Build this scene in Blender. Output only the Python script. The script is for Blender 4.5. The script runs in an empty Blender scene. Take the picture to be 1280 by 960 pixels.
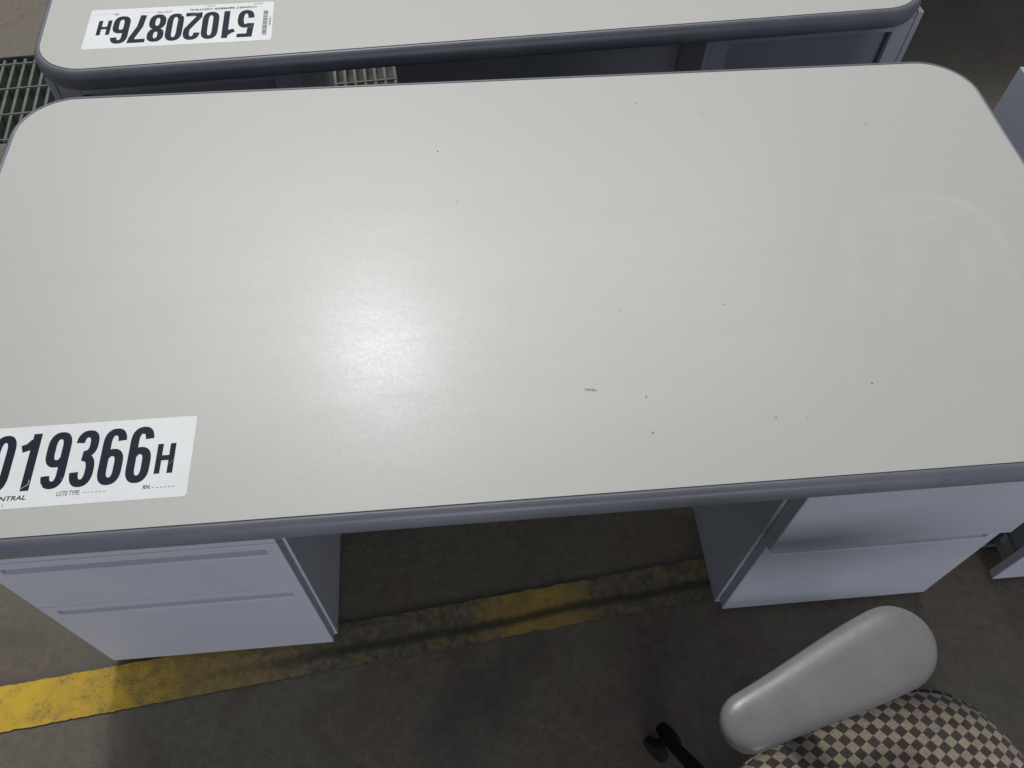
import bpy, bmesh, math, random
from mathutils import Vector, Matrix, noise
random.seed(7)
R = math.radians
S = bpy.context.scene
COL = S.collection

# ------------------------------------------------------------------ camera, light, exposure
cam_d = bpy.data.cameras.new('camera')
cam = bpy.data.objects.new('camera', cam_d); COL.objects.link(cam)
cam.location = (0.67135, -0.40358, 1.59625)
cam.rotation_euler = (R(33.43711), R(-0.92407), R(-5.13257))
cam_d.sensor_width = 36.0
cam_d.lens = 1014.81 / 1280 * 36.0
cam_d.clip_start = 0.02; cam_d.clip_end = 100
S.camera = cam

W = bpy.data.worlds.new('World'); S.world = W
W.use_nodes = True
bg = W.node_tree.nodes['Background']
bg.inputs[0].default_value = (0.74, 0.87, 1.0, 1); bg.inputs[1].default_value = 0.24

def lamp(name, loc, target, power, color, shape='DISK', sx=0.5, sy=0.5):
    d = bpy.data.lights.new(name, 'AREA'); d.shape = shape; d.size = sx
    if shape in ('RECTANGLE', 'ELLIPSE'): d.size_y = sy
    d.energy = power; d.color = color
    o = bpy.data.objects.new(name, d); COL.objects.link(o)
    o.location = loc
    o.rotation_euler = (Vector(target) - Vector(loc)).to_track_quat('-Z', 'Y').to_euler()
    return o
# high-bay lamp beyond the desks: the highlight on the laminate
lamp('high_bay_lamp', (-0.17, 4.79, 7.0), (0.57, 0.22, 0.737), 178, (0.95, 0.975, 1.0), sx=0.95)
# long bank of strip lights under the roof
lamp('strip_light_bank', (0.5, 6.5, 8.0), (0.5, 6.2, 0), 550, (1.0, 0.985, 0.94), 'RECTANGLE', 9.0, 4.0)
# open dock door behind the viewer: low bluish light on the drawer fronts
lamp('dock_door_light', (1.5, -6.0, 1.2), (0.7, 0.0, 0.5), 150, (0.91, 0.935, 1.0), 'RECTANGLE', 4.0, 1.9)

S.view_settings.view_transform = 'Standard'
S.view_settings.look = 'None'
S.view_settings.exposure = 0.0
S.view_settings.gamma = 1.0
S.view_settings.use_curve_mapping = False

# ------------------------------------------------------------------ materials
class N:
    def __init__(s, name):
        s.m = bpy.data.materials.new(name); s.m.use_nodes = True
        s.t = s.m.node_tree; s.b = s.t.nodes['Principled BSDF']
    def n(s, kind, **kw):
        nd = s.t.nodes.new(kind)
        for k, v in kw.items():
            if k.startswith('i_'):
                nd.inputs[int(k[2:])].default_value = v
            else: setattr(nd, k, v)
        return nd
    def l(s, a, b): s.t.links.new(a, b)
    def math(s, op, a, b=None, c=None, clamp=False):
        nd = s.n('ShaderNodeMath', operation=op); nd.use_clamp = clamp
        for i, v in enumerate((a, b, c)):
            if v is None: continue
            if isinstance(v, (int, float)): nd.inputs[i].default_value = v
            else: s.l(v, nd.inputs[i])
        return nd.outputs[0]
    def noise(s, scale, detail=4, rough=0.55, vec=None, dist=0.0):
        nd = s.n('ShaderNodeTexNoise'); nd.inputs['Scale'].default_value = scale
        nd.inputs['Detail'].default_value = detail; nd.inputs['Roughness'].default_value = rough
        nd.inputs['Distortion'].default_value = dist
        if vec is not None: s.l(vec, nd.inputs['Vector'])
        return nd.outputs['Fac']
    def ramp(s, fac, stops, interp='LINEAR'):
        nd = s.n('ShaderNodeValToRGB'); cr = nd.color_ramp; cr.interpolation = interp
        while len(cr.elements) < len(stops): cr.elements.new(0.5)
        for e, (p, c) in zip(cr.elements, stops):
            e.position = p; e.color = (*c, 1) if not isinstance(c, (int, float)) else (c, c, c, 1)
        s.l(fac, nd.inputs[0]); return nd.outputs[0]
    def mix(s, fac, a, b, mode='MIX'):
        nd = s.n('ShaderNodeMix', data_type='RGBA', blend_type=mode)
        for i, v in ((0, fac), (6, a), (7, b)):
            if isinstance(v, (int, float)): nd.inputs[i].default_value = v
            elif isinstance(v, tuple): nd.inputs[i].default_value = (*v, 1)
            else: s.l(v, nd.inputs[i])
        return nd.outputs[2]
    def coord(s, which='Object'):
        return s.n('ShaderNodeTexCoord').outputs[which]
    def bump(s, h, strength, dist=0.002):
        nd = s.n('ShaderNodeBump'); nd.inputs['Strength'].default_value = strength
        nd.inputs['Distance'].default_value = dist
        s.l(h, nd.inputs['Height']); s.l(nd.outputs[0], s.b.inputs['Normal'])
    def set(s, **kw):
        for k, v in kw.items():
            i = s.b.inputs[k.replace('_', ' ')]
            if isinstance(v, (int, float)): i.default_value = v
            elif isinstance(v, tuple): i.default_value = (*v, 1)
            else: s.l(v, i)

M = {}
def plain(name, col, rough=0.5, metal=0.0, nz=None, amt=0.12, bump=0.0, bscale=200):
    k = N(name); v = k.coord()
    if nz:
        f = k.noise(nz, 5, 0.6, v)
        a = tuple(c * (1 - amt) for c in col); b = tuple(min(1, c * (1 + amt)) for c in col)
        k.set(Base_Color=k.ramp(f, [(0.3, a), (0.7, b)]))
    else: k.set(Base_Color=col)
    k.set(Roughness=rough, Metallic=metal)
    if bump: k.bump(k.noise(bscale, 3, 0.6, v), bump, 0.001)
    M[name] = k.m; return k

def laminate(name, swirl):
    k = N(name); v = k.coord()
    fine = k.noise(900, 2, 0.7, v); big = k.noise(2.2, 4, 0.6, v)
    c = k.ramp(fine, [(0.25, (0.533, 0.506, 0.470)), (0.75, (0.588, 0.560, 0.520))])
    c = k.mix(k.ramp(big, [(0.35, 0.0), (0.7, 0.55)]), c, (0.545, 0.522, 0.478))
    rg = k.ramp(k.noise(260, 3, 0.65, v), [(0.3, 0.40), (0.7, 0.47)])
    # handling smears, faint and wide
    st = k.n('ShaderNodeMapping'); k.l(v, st.inputs[0]); st.inputs['Scale'].default_value = (3.5, 16, 1); st.inputs['Rotation'].default_value = (0, 0, R(8))
    sm = k.noise(1.0, 6, 0.68, st.outputs[0], 1.2)
    c = k.mix(k.ramp(sm, [(0.48, 0.0), (0.75, 0.07)]), c, (0.47, 0.455, 0.415))
    sc1 = k.n('ShaderNodeMapping'); k.l(v, sc1.inputs[0]); sc1.inputs['Scale'].default_value = (7, 190, 1); sc1.inputs['Rotation'].default_value = (0, 0, R(-21))
    scr = k.ramp(k.noise(1.0, 2, 0.5, sc1.outputs[0], 0.3), [(0.70, 0.0), (0.76, 1.0)])
    c = k.mix(k.math('MULTIPLY', scr, 0.07), c, (0.75, 0.74, 0.72))
    if swirl:
        # wiped dust: nested arcs left by a cloth near the right end (desk coordinates)
        wob = k.n('ShaderNodeTexNoise'); k.l(v, wob.inputs['Vector']); wob.inputs['Scale'].default_value = 6; wob.inputs['Detail'].default_value = 1.5
        wv3 = k.n('ShaderNodeVectorMath', operation='MULTIPLY_ADD'); k.l(wob.outputs['Color'], wv3.inputs[0])
        wv3.inputs[1].default_value = (0.075, 0.075, 0); k.l(v, wv3.inputs[2])
        sp = k.n('ShaderNodeSeparateXYZ'); k.l(wv3.outputs[0], sp.inputs[0])
        dx = k.math('SUBTRACT', sp.outputs[0], 0.605); dy = k.math('SUBTRACT', sp.outputs[1], 0.0)
        dx = k.math('ADD', dx, k.math('MULTIPLY', k.math('MINIMUM', dy, 0.0), -0.32))    # legs lean with the sweep
        up_ = k.math('MAXIMUM', dy, 0.0); dn = k.math('MULTIPLY', k.math('MINIMUM', dy, 0.0), 0.16)
        rad = k.math('SQRT', k.math('ADD', k.math('MULTIPLY', dx, dx), k.math('ADD', k.math('MULTIPLY', up_, up_), k.math('MULTIPLY', dn, dn))))
        rings = None
        for r0, w_, a_ in ((0.112, 0.020, 1.0), (0.092, 0.034, 0.45), (0.055, 0.022, 0.7), (0.028, 0.030, 0.4)):
            g_ = k.math('MULTIPLY', k.ramp(k.math('DIVIDE', k.math('ABSOLUTE', k.math('SUBTRACT', rad, r0)), w_), [(0.1, 1.0), (1.0, 0.0)], 'EASE'), a_)
            rings = g_ if rings is None else k.math('MAXIMUM', rings, g_)
        patch = k.ramp(k.noise(15, 4, 0.65, v), [(0.40, 0.05), (0.62, 1.0)])
        fade = k.ramp(k.math('ADD', sp.outputs[1], 0.5), [(0.22, 0.0), (0.40, 0.8), (0.50, 1.0)])
        up = k.math('MULTIPLY', k.math('MULTIPLY', rings, patch), fade)
        c = k.mix(k.math('MULTIPLY', up, 0.27), c, (0.70, 0.70, 0.67))
        rg = k.math('ADD', rg, k.math('MULTIPLY', up, 0.10))
    k.set(Base_Color=c, Roughness=rg, IOR=1.5)
    k.set(Specular_IOR_Level=0.5, Coat_Weight=k.ramp(sm, [(0.35, 0.23), (0.65, 0.15)]), Coat_Roughness=k.ramp(k.noise(160, 6, 0.75, v), [(0.3, 0.18), (0.7, 0.26)]))
    k.bump(k.math('ADD', k.noise(420, 3, 0.6, v), k.math('MULTIPLY', k.noise(40, 6, 0.75, v), 0.8)), 0.10, 0.0012)
    M[name] = k.m
laminate('laminate', False); laminate('laminate_wiped', True)

plain('trim', (0.150, 0.153, 0.180), 0.40, nz=14, amt=0.10)
plain('seam', (0.03, 0.027, 0.025), 0.7)
k = N('grey_paint'); v = k.coord()
c = k.ramp(k.noise(5, 5, 0.6, v), [(0.3, (0.41, 0.420, 0.482)), (0.7, (0.445, 0.455, 0.517))])
mp = k.n('ShaderNodeMapping'); k.l(v, mp.inputs[0]); mp.inputs['Scale'].default_value = (9, 40, 70); mp.inputs['Rotation'].default_value = (0, R(12), 0)
c = k.mix(k.ramp(k.noise(1.0, 4, 0.65, mp.outputs[0], 0.6), [(0.62, 0.0), (0.74, 0.30)]), c, (0.30, 0.295, 0.30))
c = k.mix(k.ramp(k.noise(95, 3, 0.6, v), [(0.73, 0.0), (0.76, 0.6)]), c, (0.16, 0.15, 0.15))
k.set(Base_Color=c, Roughness=k.ramp(k.noise(14, 5, 0.6, v), [(0.3, 0.36), (0.7, 0.50)])); k.bump(k.noise(900, 3, 0.6, v), 0.06, 0.001); M['grey_paint'] = k.m
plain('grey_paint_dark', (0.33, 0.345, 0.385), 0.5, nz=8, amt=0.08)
plain('dark_inside', (0.035, 0.036, 0.04), 0.6)
plain('underside', (0.12, 0.105, 0.085), 0.8, nz=80)
plain('sticker', (0.88, 0.875, 0.86), 0.42, nz=12, amt=0.04, bump=0.35, bscale=38)
k = N('ink'); v = k.coord()
lnm = k.math('ABSOLUTE', k.math('SUBTRACT', k.noise(17, 2, 0.4, v, 0.8), 0.52))
scm = k.math('MULTIPLY', k.math('LESS_THAN', lnm, 0.0022), k.math('GREATER_THAN', k.noise(9, 1, 0.5, v), 0.60))
k.set(Base_Color=k.mix(scm, k.mix(k.ramp(k.noise(240, 3, 0.7, v), [(0.74, 0.0), (0.80, 0.6)]), (0.012, 0.017, 0.033), (0.25, 0.25, 0.27)), (0.7, 0.7, 0.68)), Roughness=0.5, Specular_IOR_Level=0.15); M['ink'] = k.m
plain('speck', (0.05, 0.045, 0.04), 0.8)
plain('smudge', (0.36, 0.36, 0.34), 0.7)
k = N('rubber_grey'); v = k.coord()
c = k.ramp(k.noise(22, 5, 0.65, v), [(0.3, (0.200, 0.187, 0.183)), (0.7, (0.234, 0.219, 0.213))])
mp = k.n('ShaderNodeMapping'); k.l(v, mp.inputs[0]); mp.inputs['Scale'].default_value = (12, 150, 40); mp.inputs['Rotation'].default_value = (0, 0, R(35))
c = k.mix(k.ramp(k.noise(1.0, 3, 0.6, mp.outputs[0], 0.5), [(0.66, 0.0), (0.74, 0.35)]), c, (0.34, 0.32, 0.31))
c = k.mix(k.ramp(k.noise(70, 4, 0.7, v), [(0.60, 0.0), (0.72, 0.35)]), c, (0.16, 0.145, 0.135))
k.set(Base_Color=c, Roughness=k.ramp(k.noise(30, 4, 0.6, v), [(0.3, 0.24), (0.7, 0.40)])); k.bump(k.noise(650, 3, 0.6, v), 0.12, 0.001); M['rubber_grey'] = k.m
k = plain('black_plastic', (0.014, 0.013, 0.012), 0.65, bump=0.05); k.set(Specular_IOR_Level=0.2)
plain('steel_bright', (0.55, 0.56, 0.57), 0.35, 0.9)
plain('grating_steel', (0.13, 0.142, 0.118), 0.62, 0.25, nz=18, amt=0.3, bump=0.2, bscale=300)
plain('trench', (0.13, 0.13, 0.115), 0.9, nz=20, amt=0.4)

# concrete floor
k = N('concrete'); v = k.coord()
a = k.noise(1.7, 6, 0.6, v); b = k.noise(55, 5, 0.7, v); c3 = k.noise(420, 3, 0.8, v)
c = k.ramp(a, [(0.3, (0.150, 0.116, 0.080)), (0.55, (0.184, 0.152, 0.108)), (0.75, (0.215, 0.156, 0.118))])
c = k.mix(0.55, c, k.ramp(b, [(0.3, (0.095, 0.083, 0.060)), (0.7, (0.215, 0.188, 0.140))]))
c = k.mix(k.ramp(c3, [(0.50, 0.0), (0.66, 0.75)]), c, (0.050, 0.042, 0.033))
c = k.mix(k.ramp(k.noise(7, 5, 0.65, v, 0.6), [(0.52, 0.0), (0.72, 0.6)]), c, (0.105, 0.070, 0.055))
c = k.mix(k.ramp(k.noise(150, 2, 0.5, v), [(0.70, 0.0), (0.74, 0.7)]), c, (0.36, 0.33, 0.27))
red = k.ramp(k.noise(3.1, 4, 0.6, v, 0.8), [(0.50, 0.0), (0.62, 0.42)])
c = k.mix(red, c, k.ramp(b, [(0.3, (0.100, 0.062, 0.052)), (0.7, (0.225, 0.145, 0.122))]))
drk = k.ramp(k.noise(2.3, 5, 0.65, v, 0.4), [(0.55, 0.0), (0.70, 0.6)])
c = k.mix(drk, c, (0.060, 0.052, 0.044))
k.set(Base_Color=c, Roughness=k.ramp(b, [(0.3, 0.40), (0.7, 0.68)]))
k.bump(k.math('ADD', b, k.math('MULTIPLY', c3, 0.7)), 0.45, 0.004); M['concrete'] = k.m

# worn yellow floor marking (object X along the strip, Y across)
k = N('yellow_marking'); v = k.coord()
sp = k.n('ShaderNodeSeparateXYZ'); k.l(v, sp.inputs[0])
wn = k.noise(26, 6, 0.72, v); fn = k.noise(260, 4, 0.75, v)
y = k.ramp(k.noise(5, 4, 0.6, v), [(0.3, (0.64, 0.385, 0.018)), (0.7, (0.76, 0.475, 0.035))])
wear_and_light_x = k.ramp(k.math('ADD', k.math('MULTIPLY', sp.outputs[0], 0.5), 0.5), [(0.25, 0.05), (0.355, 0.25), (0.40, 0.52), (0.47, 0.78), (0.54, 0.98), (0.68, 0.98), (0.725, 0.48), (0.765, 0.50), (0.81, 0.96), (0.92, 1.0)])  # wear along the strip, with the shaded stretch and bright stripe painted in
# dark line along the strip, wandering a little
wob = k.math('MULTIPLY', k.math('SUBTRACT', k.noise(4, 3, 0.5, v), 0.5), 0.028)
yy = k.math('ABSOLUTE', k.math('ADD', k.math('ADD', sp.outputs[1], 0.010), wob))
line = k.math('MULTIPLY', k.ramp(yy, [(0.004, 1.0), (0.013, 0.0)]), k.ramp(k.math('ADD', k.math('MULTIPLY', sp.outputs[0], 0.5), 0.5), [(0.36, 0.0), (0.46, 0.4), (0.55, 1.0)]))
chips = k.math('GREATER_THAN', k.math('ADD', k.math('MULTIPLY', wn, 0.4), k.math('MULTIPLY', fn, 0.6)), k.math('SUBTRACT', 0.585, k.math('MULTIPLY', wear_and_light_x, 0.17)))
soil_and_light = k.math('MAXIMUM', k.math('MULTIPLY', chips, 0.75), k.math('MULTIPLY', k.math('ADD', wear_and_light_x, k.math('MULTIPLY', k.math('SUBTRACT', wn, 0.5), 1.1)), 1.0, clamp=True))
c = k.mix(soil_and_light, y, k.ramp(b := k.noise(70, 4, 0.7, v), [(0.3, (0.062, 0.050, 0.034)), (0.7, (0.215, 0.178, 0.122))]))
c = k.mix(k.math('MULTIPLY', line, 0.85), c, (0.040, 0.036, 0.024))
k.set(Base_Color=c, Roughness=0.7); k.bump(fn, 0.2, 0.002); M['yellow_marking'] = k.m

# checked chair fabric: cell coordinates from the measured weave lattice
k = N('check_fabric'); v = k.coord()
sp = k.n('ShaderNodeSeparateXYZ'); k.l(v, sp.inputs[0])
A_ = Vector((0.0181, -0.0029)); B_ = Vector((-0.0040, -0.0158))
rot = R(-17)
def rr(p): return Vector((p.x * math.cos(rot) - p.y * math.sin(rot), p.x * math.sin(rot) + p.y * math.cos(rot)))
A_, B_ = rr(A_), rr(B_)
e1, e2 = (A_ + B_) / 2, (A_ - B_) / 2
det = e1.x * e2.y - e1.y * e2.x
p = k.math('ADD', k.math('MULTIPLY', sp.outputs[0], e2.y / det), k.math('MULTIPLY', sp.outputs[1], -e2.x / det))
q = k.math('ADD', k.math('MULTIPLY', sp.outputs[0], -e1.y / det), k.math('MULTIPLY', sp.outputs[1], e1.x / det))
fp, fq = k.math('FLOOR', p), k.math('FLOOR', q)
par = k.math('PINGPONG', k.math('ADD', fp, fq), 1.0)
cb = k.n('ShaderNodeCombineXYZ'); k.l(fp, cb.inputs[0]); k.l(fq, cb.inputs[1])
wnz = k.n('ShaderNodeTexWhiteNoise'); k.l(cb.outputs[0], wnz.inputs['Vector'])
lt = k.ramp(wnz.outputs['Value'], [(0.0, (0.30, 0.23, 0.175)), (0.4, (0.36, 0.265, 0.215)), (0.7, (0.33, 0.28, 0.18)), (1.0, (0.40, 0.305, 0.25))])
dk = k.ramp(wnz.outputs['Value'], [(0.0, (0.052, 0.036, 0.033)), (0.5, (0.070, 0.048, 0.040)), (1.0, (0.050, 0.050, 0.046))])
c = k.mix(par, lt, dk)
th = k.noise(700, 3, 0.7, v)
c = k.mix(0.5, c, k.ramp(th, [(0.3, (0.0, 0.0, 0.0)), (0.7, (1, 1, 1))]), 'OVERLAY')
k.set(Base_Color=c, Roughness=0.9, Sheen_Weight=0.15); k.bump(th, 0.5, 0.001); M['check_fabric'] = k.m
mb = k.m.copy(); mb.name = 'check_fabric_upright'; M['check_fabric_upright'] = mb          # same weave laid over the upright backrest
sx_ = next(n_ for n_ in mb.node_tree.nodes if n_.bl_idname == 'ShaderNodeSeparateXYZ')
for lk in list(mb.node_tree.links):
    if lk.from_node == sx_:
        o_, t_ = lk.from_socket.name, lk.to_socket
        mb.node_tree.links.remove(lk); mb.node_tree.links.new(sx_.outputs[1 if o_ == 'X' else 2], t_)

# ------------------------------------------------------------------ mesh helpers
def link(name, bm, mat, parent=None, smooth=False, loc=None, bevel=0.0, seg=2):
    me = bpy.data.meshes.new(name); bmesh.ops.recalc_face_normals(bm, faces=bm.faces); bm.to_mesh(me); bm.free()
    for m in (mat if isinstance(mat, (list, tuple)) else [mat]): me.materials.append(M[m])
    if smooth:
        for p in me.polygons: p.use_smooth = True
    o = bpy.data.objects.new(name, me); COL.objects.link(o)
    if parent: o.parent = parent
    if loc: o.location = loc
    if bevel:
        b = o.modifiers.new('bevel', 'BEVEL'); b.width = bevel; b.segments = seg; b.limit_method = 'ANGLE'; b.angle_limit = R(40)
        for p in me.polygons: p.use_smooth = True
        b.harden_normals = True
    return o
def box(bm, x0, x1, y0, y1, z0, z1, mi=0):
    vs = [bm.verts.new((x, y, z)) for x in (x0, x1) for y in (y0, y1) for z in (z0, z1)]
    for f in ((0, 1, 3, 2), (4, 6, 7, 5), (0, 4, 5, 1), (2, 3, 7, 6), (0, 2, 6, 4), (1, 5, 7, 3)):
        fc = bm.faces.new([vs[i] for i in f]); fc.material_index = mi
def tube(bm, pts, rads, n=12, cap=True):
    rings = []
    for i, p in enumerate(pts):
        p = Vector(p)
        d = (Vector(pts[min(i + 1, len(pts) - 1)]) - Vector(pts[max(i - 1, 0)])).normalized()
        u = d.orthogonal().normalized() if i == 0 else (u - d * u.dot(d)).normalized()
        w = d.cross(u); r = rads[i] if isinstance(rads, (list, tuple)) else rads
        rings.append([bm.verts.new(p + (u * math.cos(t) + w * math.sin(t)) * r) for t in [2 * math.pi * j / n for j in range(n)]])
    for a, b in zip(rings, rings[1:]):
        for j in range(n): bm.faces.new((a[j], a[(j + 1) % n], b[(j + 1) % n], b[j]))
    if cap: bm.faces.new(rings[0][::-1]); bm.faces.new(rings[-1])
def empty(name, loc, rz=0.0, label=None, cat=None, group=None):
    o = bpy.data.objects.new(name, None); COL.objects.link(o); o.location = loc; o.rotation_euler = (0, 0, rz)
    o.empty_display_size = 0.1
    tag(o, label, cat, group); return o
def tag(o, label=None, cat=None, group=None, kind=None):
    if label: o['label'] = label
    if cat: o['category'] = cat
    if group: o['group'] = group
    if kind: o['kind'] = kind
    return o
def copy_tree(o, parent=None):
    c = o.copy(); COL.objects.link(c)
    if parent: c.parent = parent
    for ch in list(o.children): copy_tree(ch, c)
    return c
def rrect(hx, hy, r, n=14):
    out = []
    for cx, cy, a0 in ((hx - r, hy - r, 0), (-hx + r, hy - r, 90), (-hx + r, -hy + r, 180), (hx - r, -hy + r, 270)):
        for i in range(n + 1):
            a = R(a0 + 90 * i / n); out.append((cx + r * math.cos(a), cy + r * math.sin(a), math.cos(a), math.sin(a)))
    return out

# ------------------------------------------------------------------ setting: floor with trench, wall-less hall
RZ = R(4.6)                                    # the drain and the marking run a little askew to the desks
fl_rot = Matrix.Rotation(RZ, 4, 'Z')
DR_Y0, DR_Y1 = 1.53, 1.99                      # trench across, in the rotated frame (through origin below)
DO = Vector((-0.56, 2.012, 0))                 # a point on the far trench edge
def to_w(x, y, z=0.0): return DO + fl_rot @ Vector((x, y, z))
bm = bmesh.new()
X0, X1 = -1.2, 2.6; TW = 0.42
def quad(pts):
    bm.faces.new([bm.verts.new(to_w(*p)) for p in pts])
B = 14
quad([(-B, 0), (B, 0), (B, B), (-B, B)])
quad([(-B, -B), (B, -B), (B, -TW), (-B, -TW)])
quad([(-B, -TW), (X0, -TW), (X0, 0), (-B, 0)])
quad([(X1, -TW), (B, -TW), (B, 0), (X1, 0)])
fl = link('floor', bm, 'concrete'); tag(fl, kind='structure')
bm = bmesh.new()
D_ = -0.10
for pts in ([(X0, 0, 0), (X1, 0, 0), (X1, 0, D_), (X0, 0, D_)], [(X0, -TW, 0), (X1, -TW, 0), (X1, -TW, D_), (X0, -TW, D_)],
            [(X0, -TW, 0), (X0, 0, 0), (X0, 0, D_), (X0, -TW, D_)], [(X1, -TW, 0), (X1, 0, 0), (X1, 0, D_), (X1, -TW, D_)],
            [(X0, -TW, D_), (X1, -TW, D_), (X1, 0, D_), (X0, 0, D_)]):
    quad(pts)
tr = link('drain_trench', bm, 'trench'); tag(tr, kind='structure')

# yellow marking strip
bm = bmesh.new()
nx = 320; L0, L1 = -1.0, 1.0
top, bot = [], []
for i in range(nx + 1):
    x = L0 + (L1 - L0) * i / nx
    top.append(bm.verts.new((x, 0.0415 + (0.0016 + 0.002 * (x > 0.05)) * noise.noise((x * 30, 0, 0)) + 0.0022 * noise.noise((x * 120, 3, 0)), 0.0)))
    bot.append(bm.verts.new((x, -0.0415 + (0.0016 + 0.0024 * (x > 0.05)) * noise.noise((x * 30, 9, 0)) + 0.0022 * noise.noise((x * 120, 5, 0)), 0.0)))
for i in range(nx): bm.faces.new((bot[i], bot[i + 1], top[i + 1], top[i]))
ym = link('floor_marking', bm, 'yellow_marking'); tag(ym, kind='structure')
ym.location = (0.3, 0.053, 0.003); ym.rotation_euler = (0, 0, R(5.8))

# floor grating: bearing bars and cross rods
gr = empty('floor_grating', to_w(0, -TW / 2), RZ, 'rusty grey-green steel grating over the floor drain at the left behind the desks', 'grating')
PITCH = 0.0309; bars = []
bmb = bmesh.new(); box(bmb, -0.0042, 0.0042, -TW / 2 + 0.012, TW / 2 - 0.012, -0.042, -0.003)
b0 = link('bearing_bar', bmb, 'grating_steel', gr)
nb = int((X1 - X0 - 0.02) / PITCH)
for i in range(nb):
    o = b0 if i == 0 else b0.copy()
    if i: COL.objects.link(o)
    o.location = (X0 + 0.015 + i * PITCH, 0, 0); o.parent = gr
bmc = bmesh.new(); box(bmc, X0 + 0.008, X1 - 0.008, -0.0028, 0.0028, -0.010, -0.001)
c0 = link('cross_rod', bmc, 'grating_steel', gr)
for i, y in enumerate((TW / 2 - 0.036, TW / 2 - 0.16, TW / 2 - 0.284, TW / 2 - 0.40)):
    o = c0 if i == 0 else c0.copy()
    if i: COL.objects.link(o)
    o.location = (0, y, 0); o.parent = gr

# ------------------------------------------------------------------ desk
DW, DD, ZT = 1.5713, 0.7703, 0.737
CY = DD / 2
PROFILE = [(0.0000, -0.0008), (0.0006, -0.0022), (0.0012, -0.0004), (0.0035, 0.0002), (0.0065, -0.0008), (0.0094, -0.0030),
           (0.0115, -0.0065), (0.0128, -0.0100), (0.0136, -0.0125), (0.0139, -0.0150),
           (0.0138, -0.0210), (0.0122, -0.0290), (0.0105, -0.0345), (0.0080, -0.0360), (-0.0010, -0.0362)]
def drawer_front(name, parent, x0, x1, z0, z1, yb, yf, groove=True, mat='grey_paint'):
    """front slab with a finger-pull groove under its top edge; yf = outer face (towards -y)"""
    bm = bmesh.new()
    gx0, gx1 = x0 + 0.021, x1 - 0.021
    gt, gl = z1 - 0.020, z1 - 0.041
    xs = [x0, gx0, gx1, x1]; zs = [z0, gl, gt, z1]
    if not groove: box(bm, x0, x1, yf, yb, z0, z1)
    else:
        g = {}
        for i, x in enumerate(xs):
            for j, z in enumerate(zs): g[i, j] = bm.verts.new((x, yf, z))
        for i in range(3):
            for j in range(3):
                if (i, j) == (1, 1): continue
                bm.faces.new((g[i, j], g[i + 1, j], g[i + 1, j + 1], g[i, j + 1]))
        d = 0.0150
        a = [bm.verts.new((gx0, yf + d, gt - 0.001)), bm.verts.new((gx1, yf + d, gt - 0.001)), bm.verts.new((gx1, yf + d * 0.93, gl + 0.0055)), bm.verts.new((gx0, yf + d * 0.93, gl + 0.0055))]
        t0, t1, l0, l1 = g[1, 2], g[2, 2], g[1, 1], g[2, 1]
        bm.faces.new((t0, t1, a[1], a[0])); bm.faces.new((a[0], a[1], a[2], a[3])); bm.faces.new((a[3], a[2], l1, l0))
        bm.faces.new((t0, a[0], a[3], l0)); bm.faces.new((t1, l1, a[2], a[1]))
        bk = [bm.verts.new((x, yb, z)) for x, z in ((x0, z0), (x1, z0), (x1, z1), (x0, z1))]
        bm.faces.new(bk)
        bm.faces.new([g[0, j] for j in range(4)] + [bk[3], bk[0]])
        bm.faces.new([g[3, j] for j in range(4)] + [bk[2], bk[1]])
        bm.faces.new([g[i, 0] for i in range(4)] + [bk[1], bk[0]])
        bm.faces.new([g[i, 3] for i in range(4)] + [bk[2], bk[3]])
    return link(name, bm, mat, parent, bevel=0.0026, seg=3)

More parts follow.
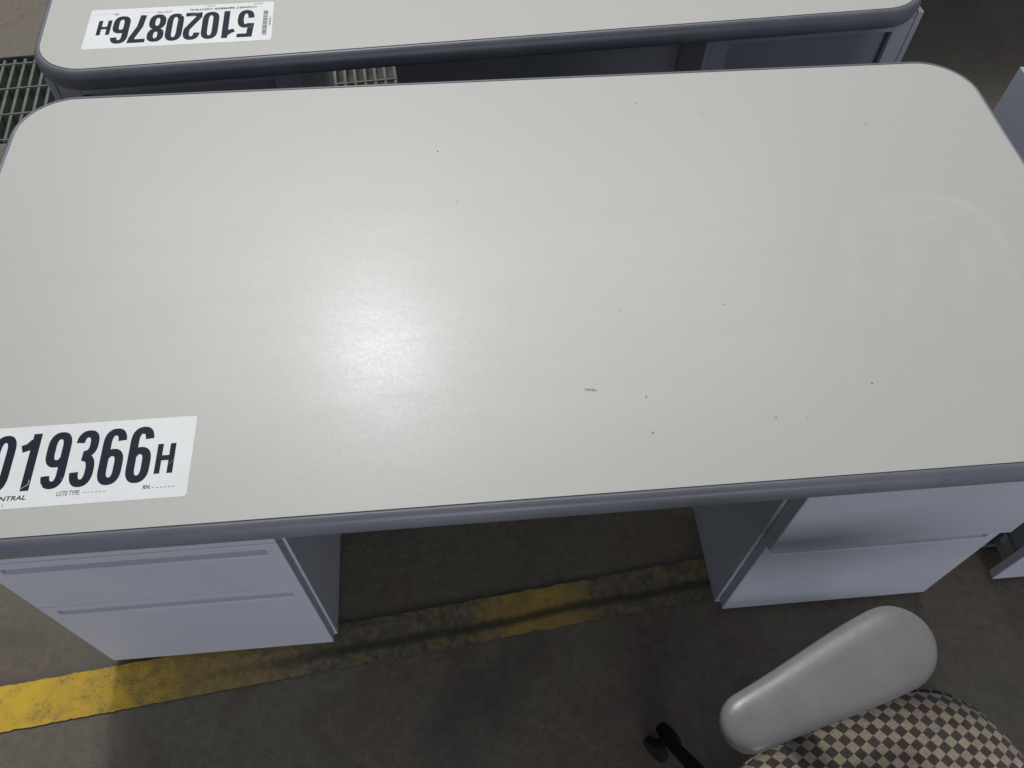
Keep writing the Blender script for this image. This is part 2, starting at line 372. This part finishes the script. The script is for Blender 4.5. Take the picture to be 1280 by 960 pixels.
def pedestal(desk, x0, x1, dx0, dx1, drawers, lab):
    """x in desk coordinates; drawers = [(z0, z1, pulled)] from the floor up"""
    yc, ybk = 0.0885 - CY, 0.735 - CY
    bm = bmesh.new()
    t = 0.012; zb, zt = 0.002, 0.700
    # carcass: sides, bottom, top, rear frame round a recess
    box(bm, x0, x0 + t, yc, ybk, zb, zt); box(bm, x1 - t, x1, yc, ybk, zb, zt)
    box(bm, x0 + t, x1 - t, yc + 0.002, ybk - 0.002, zb + 0.004, zb + 0.02); box(bm, x0 + t, x1 - t, yc + 0.002, ybk - 0.002, zt - 0.012, zt - 0.002)
    rw = 0.035
    box(bm, x0 + t, x0 + t + rw, ybk - 0.012, ybk - 0.0015, zb + 0.02, zt - 0.012); box(bm, x1 - t - rw, x1 - t, ybk - 0.012, ybk - 0.0015, zb + 0.02, zt - 0.012)
    box(bm, x0 + t + rw, x1 - t - rw, ybk - 0.012, ybk - 0.0015, zt - 0.040, zt - 0.012); box(bm, x0 + t + rw, x1 - t - rw, ybk - 0.012, ybk - 0.0015, zb + 0.02, zb + 0.06)
    ped = link('pedestal', bm, 'grey_paint', desk, bevel=0.0012, seg=1)
    if lab: ped['label'] = lab
    bm = bmesh.new(); box(bm, x0 + t, x1 - t, ybk - 0.025, ybk - 0.021, zb + 0.02, zt - 0.012)
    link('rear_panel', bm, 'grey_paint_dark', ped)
    for z0, z1, pull in drawers:
        fr = drawer_front('drawer_front', ped, dx0, dx1, z0, z1, yc - 0.001 - (pull if pull > 0.03 else 0.0), yc - 0.020 - pull)
        bm = bmesh.new()                                           # the steel tray behind the front
        a, b, yb = dx0 + 0.025, dx1 - 0.025, yc + 0.5 - pull
        y0 = yc - 0.0005 - pull; zt_ = z1 - 0.05
        box(bm, a, a + 0.002, y0, yb, z0 + 0.02, zt_); box(bm, b - 0.002, b, y0, yb, z0 + 0.02, zt_)
        box(bm, a + 0.002, b - 0.002, y0, yb, z0 + 0.02, z0 + 0.022); box(bm, a + 0.002, b - 0.002, yb - 0.002, yb, z0 + 0.022, zt_)
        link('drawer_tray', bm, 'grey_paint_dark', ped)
        for xx in (dx0 + 0.018, dx1 - 0.024):
            bm = bmesh.new(); box(bm, xx, xx + 0.006, y0 + 0.002, yb, z0 + 0.05, z0 + 0.075)
            link('drawer_slide', bm, 'steel_bright', ped)
    return ped

def make_desk(loc, rz, label, lam, lpull=(0, 0, 0), rpull=(0, 0), modesty=None):
    d = empty('office_desk', loc, rz, label, 'desk', 'double pedestal office desks in the warehouse')
    ring = rrect(DW / 2, DD / 2, 0.082)
    bm = bmesh.new()
    tv = [bm.verts.new((x, y, ZT)) for x, y, _, _ in ring]
    mv = [bm.verts.new((x, y, ZT - 0.0012)) for x, y, _, _ in ring]
    bv = [bm.verts.new((x, y, ZT - 0.033)) for x, y, _, _ in ring]
    bm.faces.new(tv); f = bm.faces.new(bv[::-1]); f.material_index = 1
    n = len(ring)
    for i in range(n):
        j = (i + 1) % n
        f = bm.faces.new((tv[i], tv[j], mv[j], mv[i])); f.material_index = 2
        f = bm.faces.new((mv[i], mv[j], bv[j], bv[i])); f.material_index = 1
    top = link('desktop', bm, [lam, 'underside', 'seam'], d)
    bm = bmesh.new(); rows = []
    for o, z in PROFILE:
        rows.append([bm.verts.new((x + nx_ * o, y + ny_ * o, ZT + z)) for x, y, nx_, ny_ in ring])
    for a, b in zip(rows, rows[1:]):
        for i in range(n): bm.faces.new((a[i], a[(i + 1) % n], b[(i + 1) % n], b[i]))
    link('edge_trim', bm, 'trim', top, smooth=True)
    h = 0.7857
    pedestal(d, -0.0185 - h, 0.4005 - h, -0.0165 - h, 0.3962 - h, [(0.016, 0.322, lpull[0]), (0.3245, 0.5045, lpull[1]), (0.507, 0.690, lpull[2])],
             'pedestal of two small drawers above a file drawer')
    pedestal(d, 1.1495 - h, 1.5740 - h, 1.1560 - h, 1.5715 - h, [(0.016, 0.336, rpull[0]), (0.340, 0.690, rpull[1])],
             'pedestal of two file drawers')
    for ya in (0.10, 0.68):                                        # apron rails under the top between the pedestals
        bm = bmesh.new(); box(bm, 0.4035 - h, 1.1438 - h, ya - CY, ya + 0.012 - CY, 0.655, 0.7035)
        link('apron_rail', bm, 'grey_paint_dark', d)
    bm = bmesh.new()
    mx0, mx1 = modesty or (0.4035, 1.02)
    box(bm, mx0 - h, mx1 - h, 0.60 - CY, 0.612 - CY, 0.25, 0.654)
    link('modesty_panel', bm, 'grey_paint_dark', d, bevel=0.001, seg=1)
    return d, top

# ------------------------------------------------------------------ lettering
def ell(cx, cy, rx, ry, a0, a1, n=18, e=2.5):
    out = []
    for i in range(n + 1):
        a = R(a0 + (a1 - a0) * i / n); c, s = math.cos(a), math.sin(a)
        out.append((cx + rx * math.copysign(abs(c) ** (2 / e), c), cy + ry * math.copysign(abs(s) ** (2 / e), s)))
    return out
RX = 0.113; TH = 0.130; h_ = TH / 2
def glyph(ch):
    """list of (points, closed) strokes in a box one unit tall"""
    if ch == '0': return [(ell(0, 0.70, RX, 0.3 - h_, 0, 180) + ell(0, 0.30, RX, 0.3 - h_, 180, 360), True)]
    if ch == '6':
        return [(ell(0, 0.73, RX, 0.27 - h_, 8, 180) + ell(0, 0.27, RX, 0.27 - h_, 180, 360) + ell(0, 0.38, RX, 0.25 - h_, 0, 150), False)]
    if ch == '9': return [([(-x, 1 - y) for x, y in glyph('6')[0][0]], False)]
    if ch == '8': return [(ell(0, 0.755, RX * 0.96, 0.245 - h_, 0, 358, 36), True), (ell(0, 0.275, RX, 0.275 - h_, 0, 358, 36), True)]
    if ch == '3': return [(ell(0, 0.755, RX * 0.96, 0.245 - h_, 176, -80, 26) + ell(0, 0.285, RX, 0.285 - h_, 82, -176, 26), False)]
    if ch == '5': return [([(0.165, 1 - h_), (-0.095, 1 - h_), (-0.122, 0.50)], False), (ell(0, 0.33, RX, 0.33 - h_, 140, -176, 30), False)]
    if ch == '2': return [(ell(0, 0.72, RX, 0.28 - h_, 176, -30, 22) + [(-0.118, 0.16), (-0.118, 0.125)], False), ([(-0.178, h_), (0.175, h_)], False)]
    if ch == '1': return [([(0.045, 0.0), (0.045, 1.0)], False), ([(-0.150, 0.735), (-0.06, 0.765), (0.02, 0.86)], False)]
    if ch == '7': return [([(-0.18, 1 - h_), (0.118, 1 - h_), (0.10, 0.80), (-0.02, 0.42), (-0.055, 0.0)], False)]
    if ch == 'H': return [([(-0.185, 0), (-0.185, 1)], False), ([(0.185, 0), (0.185, 1)], False), ([(-0.185, 0.52), (0.185, 0.52)], False)]
def stroke(bm, pts, closed, th, xf, z):
    P = [Vector(p) for p in pts]; n = len(P)
    Q = [P[0]]
    for p_ in P[1:]:
        if (p_ - Q[-1]).length > 1e-4: Q.append(p_)
    if closed and (Q[0] - Q[-1]).length < 1e-3: Q.pop()
    P = Q; n = len(P); prev = None; first = None
    for i, c in enumerate(P):
        a = P[(i - 1) % n] if (closed or i > 0) else None
        b = P[(i + 1) % n] if (closed or i < n - 1) else None
        d1 = (c - a).normalized() if a is not None else None
        d2 = (b - c).normalized() if b is not None else None
        d1 = d1 if d1 is not None else d2; d2 = d2 if d2 is not None else d1
        n1 = Vector((-d1.y, d1.x)); n2 = Vector((-d2.y, d2.x))
        m = (n1 + n2).normalized(); s_ = th / 2 / max(0.45, m.dot(n1))
        l, r = c + m * s_, c - m * s_
        zz = z + 0.00006 * i / n
        pair = (bm.verts.new((*xf(l), zz)), bm.verts.new((*xf(r), zz)))
        if prev: bm.faces.new((prev[0], prev[1], pair[1], pair[0]))
        else: first = pair
        prev = pair
    if closed: bm.faces.new((prev[0], prev[1], first[1], first[0]))
def number_mesh(text, pitch, height, x_last, y0, shear, th=TH):
    bm = bmesh.new()
    for i, ch in enumerate(text):
        cx = x_last - (len(text) - 1 - i) * pitch
        for k_, (pts, cl) in enumerate(glyph(ch)):
            xf = lambda p_, cx=cx: (cx + (p_[0] + shear * (p_[1] - 0.5)) * height, y0 + p_[1] * height)
            stroke(bm, pts, cl, th if ch != 'H' else 0.165, xf, 0.00032 + 0.0001 * k_)
    return bm
def text_mesh(body, size, shear, bold):
    c = bpy.data.curves.new('text', 'FONT'); c.body = body; c.size = size; c.shear = shear; c.offset = bold * size
    c.resolution_u = 3
    o = bpy.data.objects.new('text', c); COL.objects.link(o)
    dg = bpy.context.evaluated_depsgraph_get()
    me = bpy.data.meshes.new_from_object(o.evaluated_get(dg)); bpy.data.objects.remove(o); bpy.data.curves.remove(c)
    return me
def make_sticker(desk_top, mat_world, sx, sy, number, lab):
    """mat_world: sticker frame (x along the writing, y up the writing)"""
    hx, hy = sx / 2, sy / 2
    bm = bmesh.new()
    ring = rrect(hx, hy, 0.004, 4)
    a = [bm.verts.new((x, y, 0.00025)) for x, y, _, _ in ring]; b = [bm.verts.new((x, y, 0.00002)) for x, y, _, _ in ring]
    bm.faces.new(a); bm.faces.new(b[::-1])
    for i in range(len(a)): bm.faces.new((a[i], a[(i + 1) % len(a)], b[(i + 1) % len(a)], b[i]))
    st = link('lot_sticker', bm, 'sticker', desk_top); st['label'] = lab
    bpy.context.view_layer.update()
    st.matrix_parent_inverse = Matrix.Identity(4)
    st.matrix_local = desk_top.matrix_world.inverted() @ mat_world
    f = sx / 0.335; g = sy / 0.109
    bm = number_mesh(number, 0.0321 * f, 0.0762 * g, 0.1062 * f, (-0.0328) * g, 0.0)
    link('printed_number', bm, 'ink', st)
    bm = number_mesh('H', 0, 0.040 * g, 0.1366 * f, -0.0225 * g, 0.0); link('printed_letter', bm, 'ink', st)
    def put(body, x, y, size, xs, bold, shear=0.2, rz=0):
        me = text_mesh(body, size, shear, bold); me.materials.append(M['ink'])
        o = bpy.data.objects.new('small_print', me); COL.objects.link(o); o.parent = st
        o.location = (x, y, 0.00030); o.scale = (xs, 1, 1); o.rotation_euler = (0, 0, rz)
    put('COPART', -0.1365 * f, -0.0440 * g, 0.0080, 1.2, 0.022, 0.15)
    put('MEMBER CENTRAL', -0.0950 * f, -0.0440 * g, 0.0080, 1.2, 0.022, 0.15)
    put('LOTE:  1', -0.0580 * f, -0.0520 * g, 0.0056, 1.0, 0.006, 0.15)
    put('FOLIO', -0.147 * f, -0.0520 * g, 0.0056, 1.0, 0.006, 0.15)
    put('LOTE TYPE:', 0.0190 * f, -0.0425 * g, 0.0084, 0.62, 0.006, 0.05)
    put('RN:', 0.1160 * f, -0.0415 * g, 0.0074, 0.75, 0.024, 0.1)
    for x0, n_ in ((0.0490 * f, 6), (0.1270 * f, 6)):
        bm = bmesh.new()
        for i in range(n_): box(bm, x0 + i * 0.0046, x0 + i * 0.0046 + 0.0028, -0.0408 * g, -0.0402 * g, 0.00026, 0.0003)
        link('dotted_rule', bm, 'ink', st)
    bm = bmesh.new(); y = -0.028 * g; rg = random.Random(5)
    while y < 0.040 * g:
        w_ = rg.choice((0.0006, 0.0010, 0.0016)); box(bm, -0.158 * f, -0.1495 * f, y, y + w_, 0.00026, 0.0003); y += w_ + rg.choice((0.0006, 0.0009, 0.0013))
    link('barcode', bm, 'ink', st)
    put(number + 'H', -0.1605 * f, -0.010 * g, 0.0055, 1.0, 0.01, 0, R(90))
    return st

# front desk
desk1, top1 = make_desk((0.7857, CY, 0), 0, 'light grey office desk in front, its whole wide top in view with a glare spot', 'laminate_wiped', rpull=(0.0, 0.010))
bpy.context.view_layer.update()
make_sticker(top1, Matrix.Translation((0.1795, 0.0900, ZT)), 0.335, 0.109, '51019366', 'white lot sticker numbered 019366 H at the front left corner')
# specks and a scuff on the desktop, at their places
bm = bmesh.new(); rg = random.Random(3)
spots = [(0.6591, 0.6033, 1.5), (0.9896, 0.6973, 1.4), (1.0921, 0.6618, 1.4), (1.3545, 0.6196, 1.3), (0.6831, 0.4906, 0.8), (0.8625, 0.4758, 0.8), (0.8923, 0.2677, 0.8),
         (1.0356, 0.2664, 1.1), (0.9030, 0.1278, 1.0), (0.9014, 0.0755, 1.0), (1.1956, 0.1252, 1.0), (1.0585, 0.0847, 1.0), (1.0984, 0.0815, 0.8)]
for i in range(40): spots.append((rg.uniform(0.1, 1.5), rg.uniform(0.06, 0.72), rg.uniform(0.25, 0.5)))
for x, y, s_ in spots:
    n_ = 7; a0 = rg.uniform(0, 6); el = rg.uniform(0.4, 0.9); ra = rg.uniform(0, 3)
    vs = []
    for j in range(n_):
        t = a0 + j * 2 * math.pi / n_; r_ = 0.0013 * s_ * rg.uniform(0.6, 1.3)
        px, py = r_ * math.cos(t), r_ * math.sin(t) * el
        vs.append(bm.verts.new((x - 0.7857 + px * math.cos(ra) - py * math.sin(ra), y - CY + px * math.sin(ra) + py * math.cos(ra), ZT + 0.00015)))
    bm.faces.new(vs)
tag(link('specks', bm, 'speck', top1), kind='stuff')
bm = bmesh.new()
for ox, oy, lx, ly in ((0, 0, 0.0060, 0.0018), (0.005, -0.0018, 0.0045, 0.0014), (-0.0052, 0.0012, 0.003, 0.001)):
    vs = [bm.verts.new((0.8341 + ox - 0.7857 + lx * math.cos(t) * rg.uniform(0.6, 1.1), 0.1441 + oy - CY + ly * math.sin(t) * rg.uniform(0.5, 1.2), ZT + 0.0002 - ox * 0.001)) for t in [i * 0.48 for i in range(13)]]
    bm.faces.new(vs)
tag(link('scuff', bm, 'smudge', top1), kind='stuff')

# desk behind, turned about
desk2, top2 = make_desk((0.768, 1.278, 0), math.pi + R(3.4), 'light grey office desk behind, turned about, its sticker upside down', 'laminate', modesty=(0.4035, 0.98))
desk2.scale = (1.02, 1, 1)
bpy.context.view_layer.update()
make_sticker(top2, Matrix.Translation((0.2183, 0.9660, ZT)) @ Matrix.Rotation(math.pi + R(1.4), 4, 'Z'), 0.322, 0.1165, '51020876', 'white lot sticker numbered 51020876 H, upside down to the viewer')
# desk to the right, outside the frame except its pedestal
desk3, top3 = make_desk((0.7857 + 1.737, CY + 0.064, 0), 0, 'light grey office desk at the right edge, its bottom drawer standing open', 'laminate', lpull=(0.050, 0, 0))

# unseen cabinets, added beyond the top of the frame to shade the back floor
def cabinet(x, y, label):
    c = empty('shade_cabinet', (x, y, 0), RZ, label, 'cabinet', 'unseen steel cabinets added to shade the floor')
    bm = bmesh.new(); box(bm, -0.45, 0.45, -0.22, 0.23, 0.06, 1.90); link('carcass', bm, 'grey_paint', c, bevel=0.004)
    bm = bmesh.new(); box(bm, -0.44, 0.44, -0.20, 0.22, 0.0, 0.06); link('plinth', bm, 'dark_inside', c)
    for x0, x1, hx in ((-0.445, -0.002, -0.03), (0.002, 0.445, 0.03)):
        bm = bmesh.new(); box(bm, x0, x1, -0.241, -0.221, 0.07, 1.89); dr = link('door', bm, 'grey_paint', c, bevel=0.003)
        bm = bmesh.new(); box(bm, hx - 0.008, hx + 0.008, -0.268, -0.2415, 0.95, 1.09); link('handle', bm, 'steel_bright', dr, bevel=0.003)
cabinet(1.15, 2.62, 'grey two door steel cabinet, unseen, added for shade behind the rear desk')
cabinet(2.08, 2.70, 'grey two door steel cabinet, unseen, added for shade behind the gap between the desks')
cabinet(3.01, 2.78, 'grey two door steel cabinet, unseen, added for shade farthest to the right behind the desks')

# ------------------------------------------------------------------ chair
CA = R(17); ch_loc = (1.203, -0.448, 0)
chair = empty('office_chair', ch_loc, CA, 'office chair with grey armrests and a brown checked fabric seat', 'chair')
def se(t, a, b, n):
    c, s_ = math.cos(t), math.sin(t)
    return a * math.copysign(abs(c) ** (2 / n), c), b * math.copysign(abs(s_) ** (2 / n), s_)
bm = bmesh.new(); NT = 72
prof = [(0.12, 0.471), (0.35, 0.4705), (0.6, 0.469), (0.78, 0.466), (0.88, 0.461), (0.945, 0.453), (0.985, 0.441), (1.0, 0.425), (0.985, 0.408), (0.94, 0.400), (0.5, 0.398)]
rows = []
for r_, z in prof:
    row = []
    for i in range(NT):
        x, y = se(2 * math.pi * i / NT, 0.235 * r_, 0.240 * r_, 2 + 1.4 * r_)
        zz = z - (0.020 * max(0, x / 0.235) ** 3 if z > 0.41 else 0)
        row.append(bm.verts.new((x, y, zz)))
    rows.append(row)
bm.faces.new(rows[0][::-1]); bm.faces.new(rows[-1])
for a, b in zip(rows, rows[1:]):
    for i in range(NT): bm.faces.new((a[i], a[(i + 1) % NT], b[(i + 1) % NT], b[i]))
seat = link('seat', bm, 'check_fabric', chair, smooth=True)
bm = bmesh.new()
tube(bm, [(*se(2 * math.pi * i / NT, 0.2360, 0.2410, 3.4), 0.424 - 0.018 * max(0, math.cos(2 * math.pi * i / NT)) ** 3) for i in range(NT + 1)], 0.0035, 6, False)
link('piping', bm, 'check_fabric', seat, smooth=True)
bm = bmesh.new(); box(bm, -0.20, 0.20, -0.20, 0.20, 0.372, 0.397); link('seat_shell', bm, 'black_plastic', chair, bevel=0.012)
# backrest, out of the frame at the lower left
bm = bmesh.new(); rows = []
for k_, (r_, dx) in enumerate(((0.3, 0.03), (0.85, 0.027), (1.0, 0.0), (0.85, -0.03), (0.3, -0.033))):
    row = []
    for i in range(48):
        y, z = se(2 * math.pi * i / 48, 0.215 * r_, 0.22 * r_, 3)
        row.append(bm.verts.new((-0.275 + dx - 0.12 * (z + 0.1) + 0.5 * y * y, y, 0.80 + z)))
    rows.append(row)
bm.faces.new(rows[0]); bm.faces.new(rows[-1])
for a, b in zip(rows, rows[1:]):
    for i in range(48): bm.faces.new((a[i], a[(i + 1) % 48], b[(i + 1) % 48], b[i]))
link('backrest', bm, 'check_fabric_upright', chair, smooth=True)
bm = bmesh.new(); tube(bm, [(-0.10, 0, 0.375), (-0.24, 0, 0.385), (-0.285, 0, 0.45), (-0.275, 0, 0.70)], [0.02, 0.022, 0.02, 0.016]); link('back_bracket', bm, 'black_plastic', chair, smooth=True)
# armrests
def to_chair(wx, wy):
    dx, dy = wx - ch_loc[0], wy - ch_loc[1]
    return dx * math.cos(CA) + dy * math.sin(CA), -dx * math.sin(CA) + dy * math.cos(CA)
ax0, ay0 = to_chair(0.9330, -0.2520)
def arm(sign):
    L = 0.285; bm = bmesh.new(); rows = []; n_ = 28; m_ = 28
    for i in range(n_ + 1):
        u = i / n_; s_ = 0.5 - 0.5 * math.cos(math.pi * u)          # denser at the ends
        w_ = 0.0315 + 0.0165 * (0.5 - 0.5 * math.cos(math.pi * min(1, s_ / 0.85)))
        e0 = max(0, 1 - ((0.11 - s_) / 0.11) ** 2) ** 0.5 if s_ < 0.11 else 1
        e1 = max(0, 1 - ((s_ - 0.81) / 0.19) ** 2) ** 0.5 if s_ > 0.81 else 1
        sc_ = max(0.02, e0 * e1)
        t_ = 0.0165 * sc_ ** 0.55
        cy = 0.011 * s_ - 0.005
        zc = 0.640 + 0.004 * math.sin(math.pi * s_)
        row = []
        for j in range(m_):
            y, z = se(2 * math.pi * j / m_, w_ * sc_, t_, 2.7)
            row.append(bm.verts.new((ax0 + s_ * L, sign * (ay0 + cy + y), zc + z - 0.10 * max(0, -y) * 0)))
        rows.append(row)
    bm.faces.new(rows[0]); bm.faces.new(rows[-1])
    for a, b in zip(rows, rows[1:]):
        for j in range(m_): bm.faces.new((a[j], a[(j + 1) % m_], b[(j + 1) % m_], b[j]))
    ar = link('armrest', bm, 'rubber_grey', chair, smooth=True)
    bm = bmesh.new()
    tube(bm, [(ax0 + 0.15, sign * ay0, 0.635), (ax0 + 0.15, sign * (ay0 + 0.004), 0.50), (ax0 + 0.16, sign * (ay0 - 0.02), 0.39), (ax0 + 0.17, sign * 0.12, 0.366)], [0.022, 0.020, 0.018, 0.016], 12)
    link('arm_support', bm, 'black_plastic', ar, smooth=True)
arm(1); arm(-1)
bm = bmesh.new(); tube(bm, [(0, 0, 0.372), (0, 0, 0.24), (0, 0, 0.239), (0, 0, 0.07)], [0.014, 0.014, 0.026, 0.03], 16); link('gas_column', bm, 'black_plastic', chair)
base = bpy.data.objects.new('star_base', None)
cx_, cy_ = to_chair(0.990, -0.164); a_c = math.atan2(cy_, cx_); Rb = math.hypot(cx_, cy_)
bm = bmesh.new(); tube(bm, [(0, 0, 0.05), (0, 0, 0.11)], 0.045, 20); base = link('base_hub', bm, 'black_plastic', chair, bevel=0.004)
for i in range(5):
    a = a_c + i * 2 * math.pi / 5; c, s_ = math.cos(a), math.sin(a)
    bm = bmesh.new(); tube(bm, [(0.02 * c, 0.02 * s_, 0.085), (0.5 * Rb * c, 0.5 * Rb * s_, 0.078), (Rb * c, Rb * s_, 0.066)], [0.024, 0.017, 0.010], 10)
    leg = link('base_leg', bm, 'black_plastic', chair, smooth=True)
    bm = bmesh.new()
    for off in (-0.017, 0.017):
        px, py = Rb * c - s_ * off, Rb * s_ + c * off
        tube(bm, [(px + s_ * 0.008, py - c * 0.008, 0.025), (px - s_ * 0.008, py + c * 0.008, 0.025)], 0.0248, 16)
    tube(bm, [(Rb * c, Rb * s_, 0.02), (Rb * c, Rb * s_, 0.068)], 0.0085, 10)
    link('caster', bm, 'black_plastic', leg, bevel=0.002)
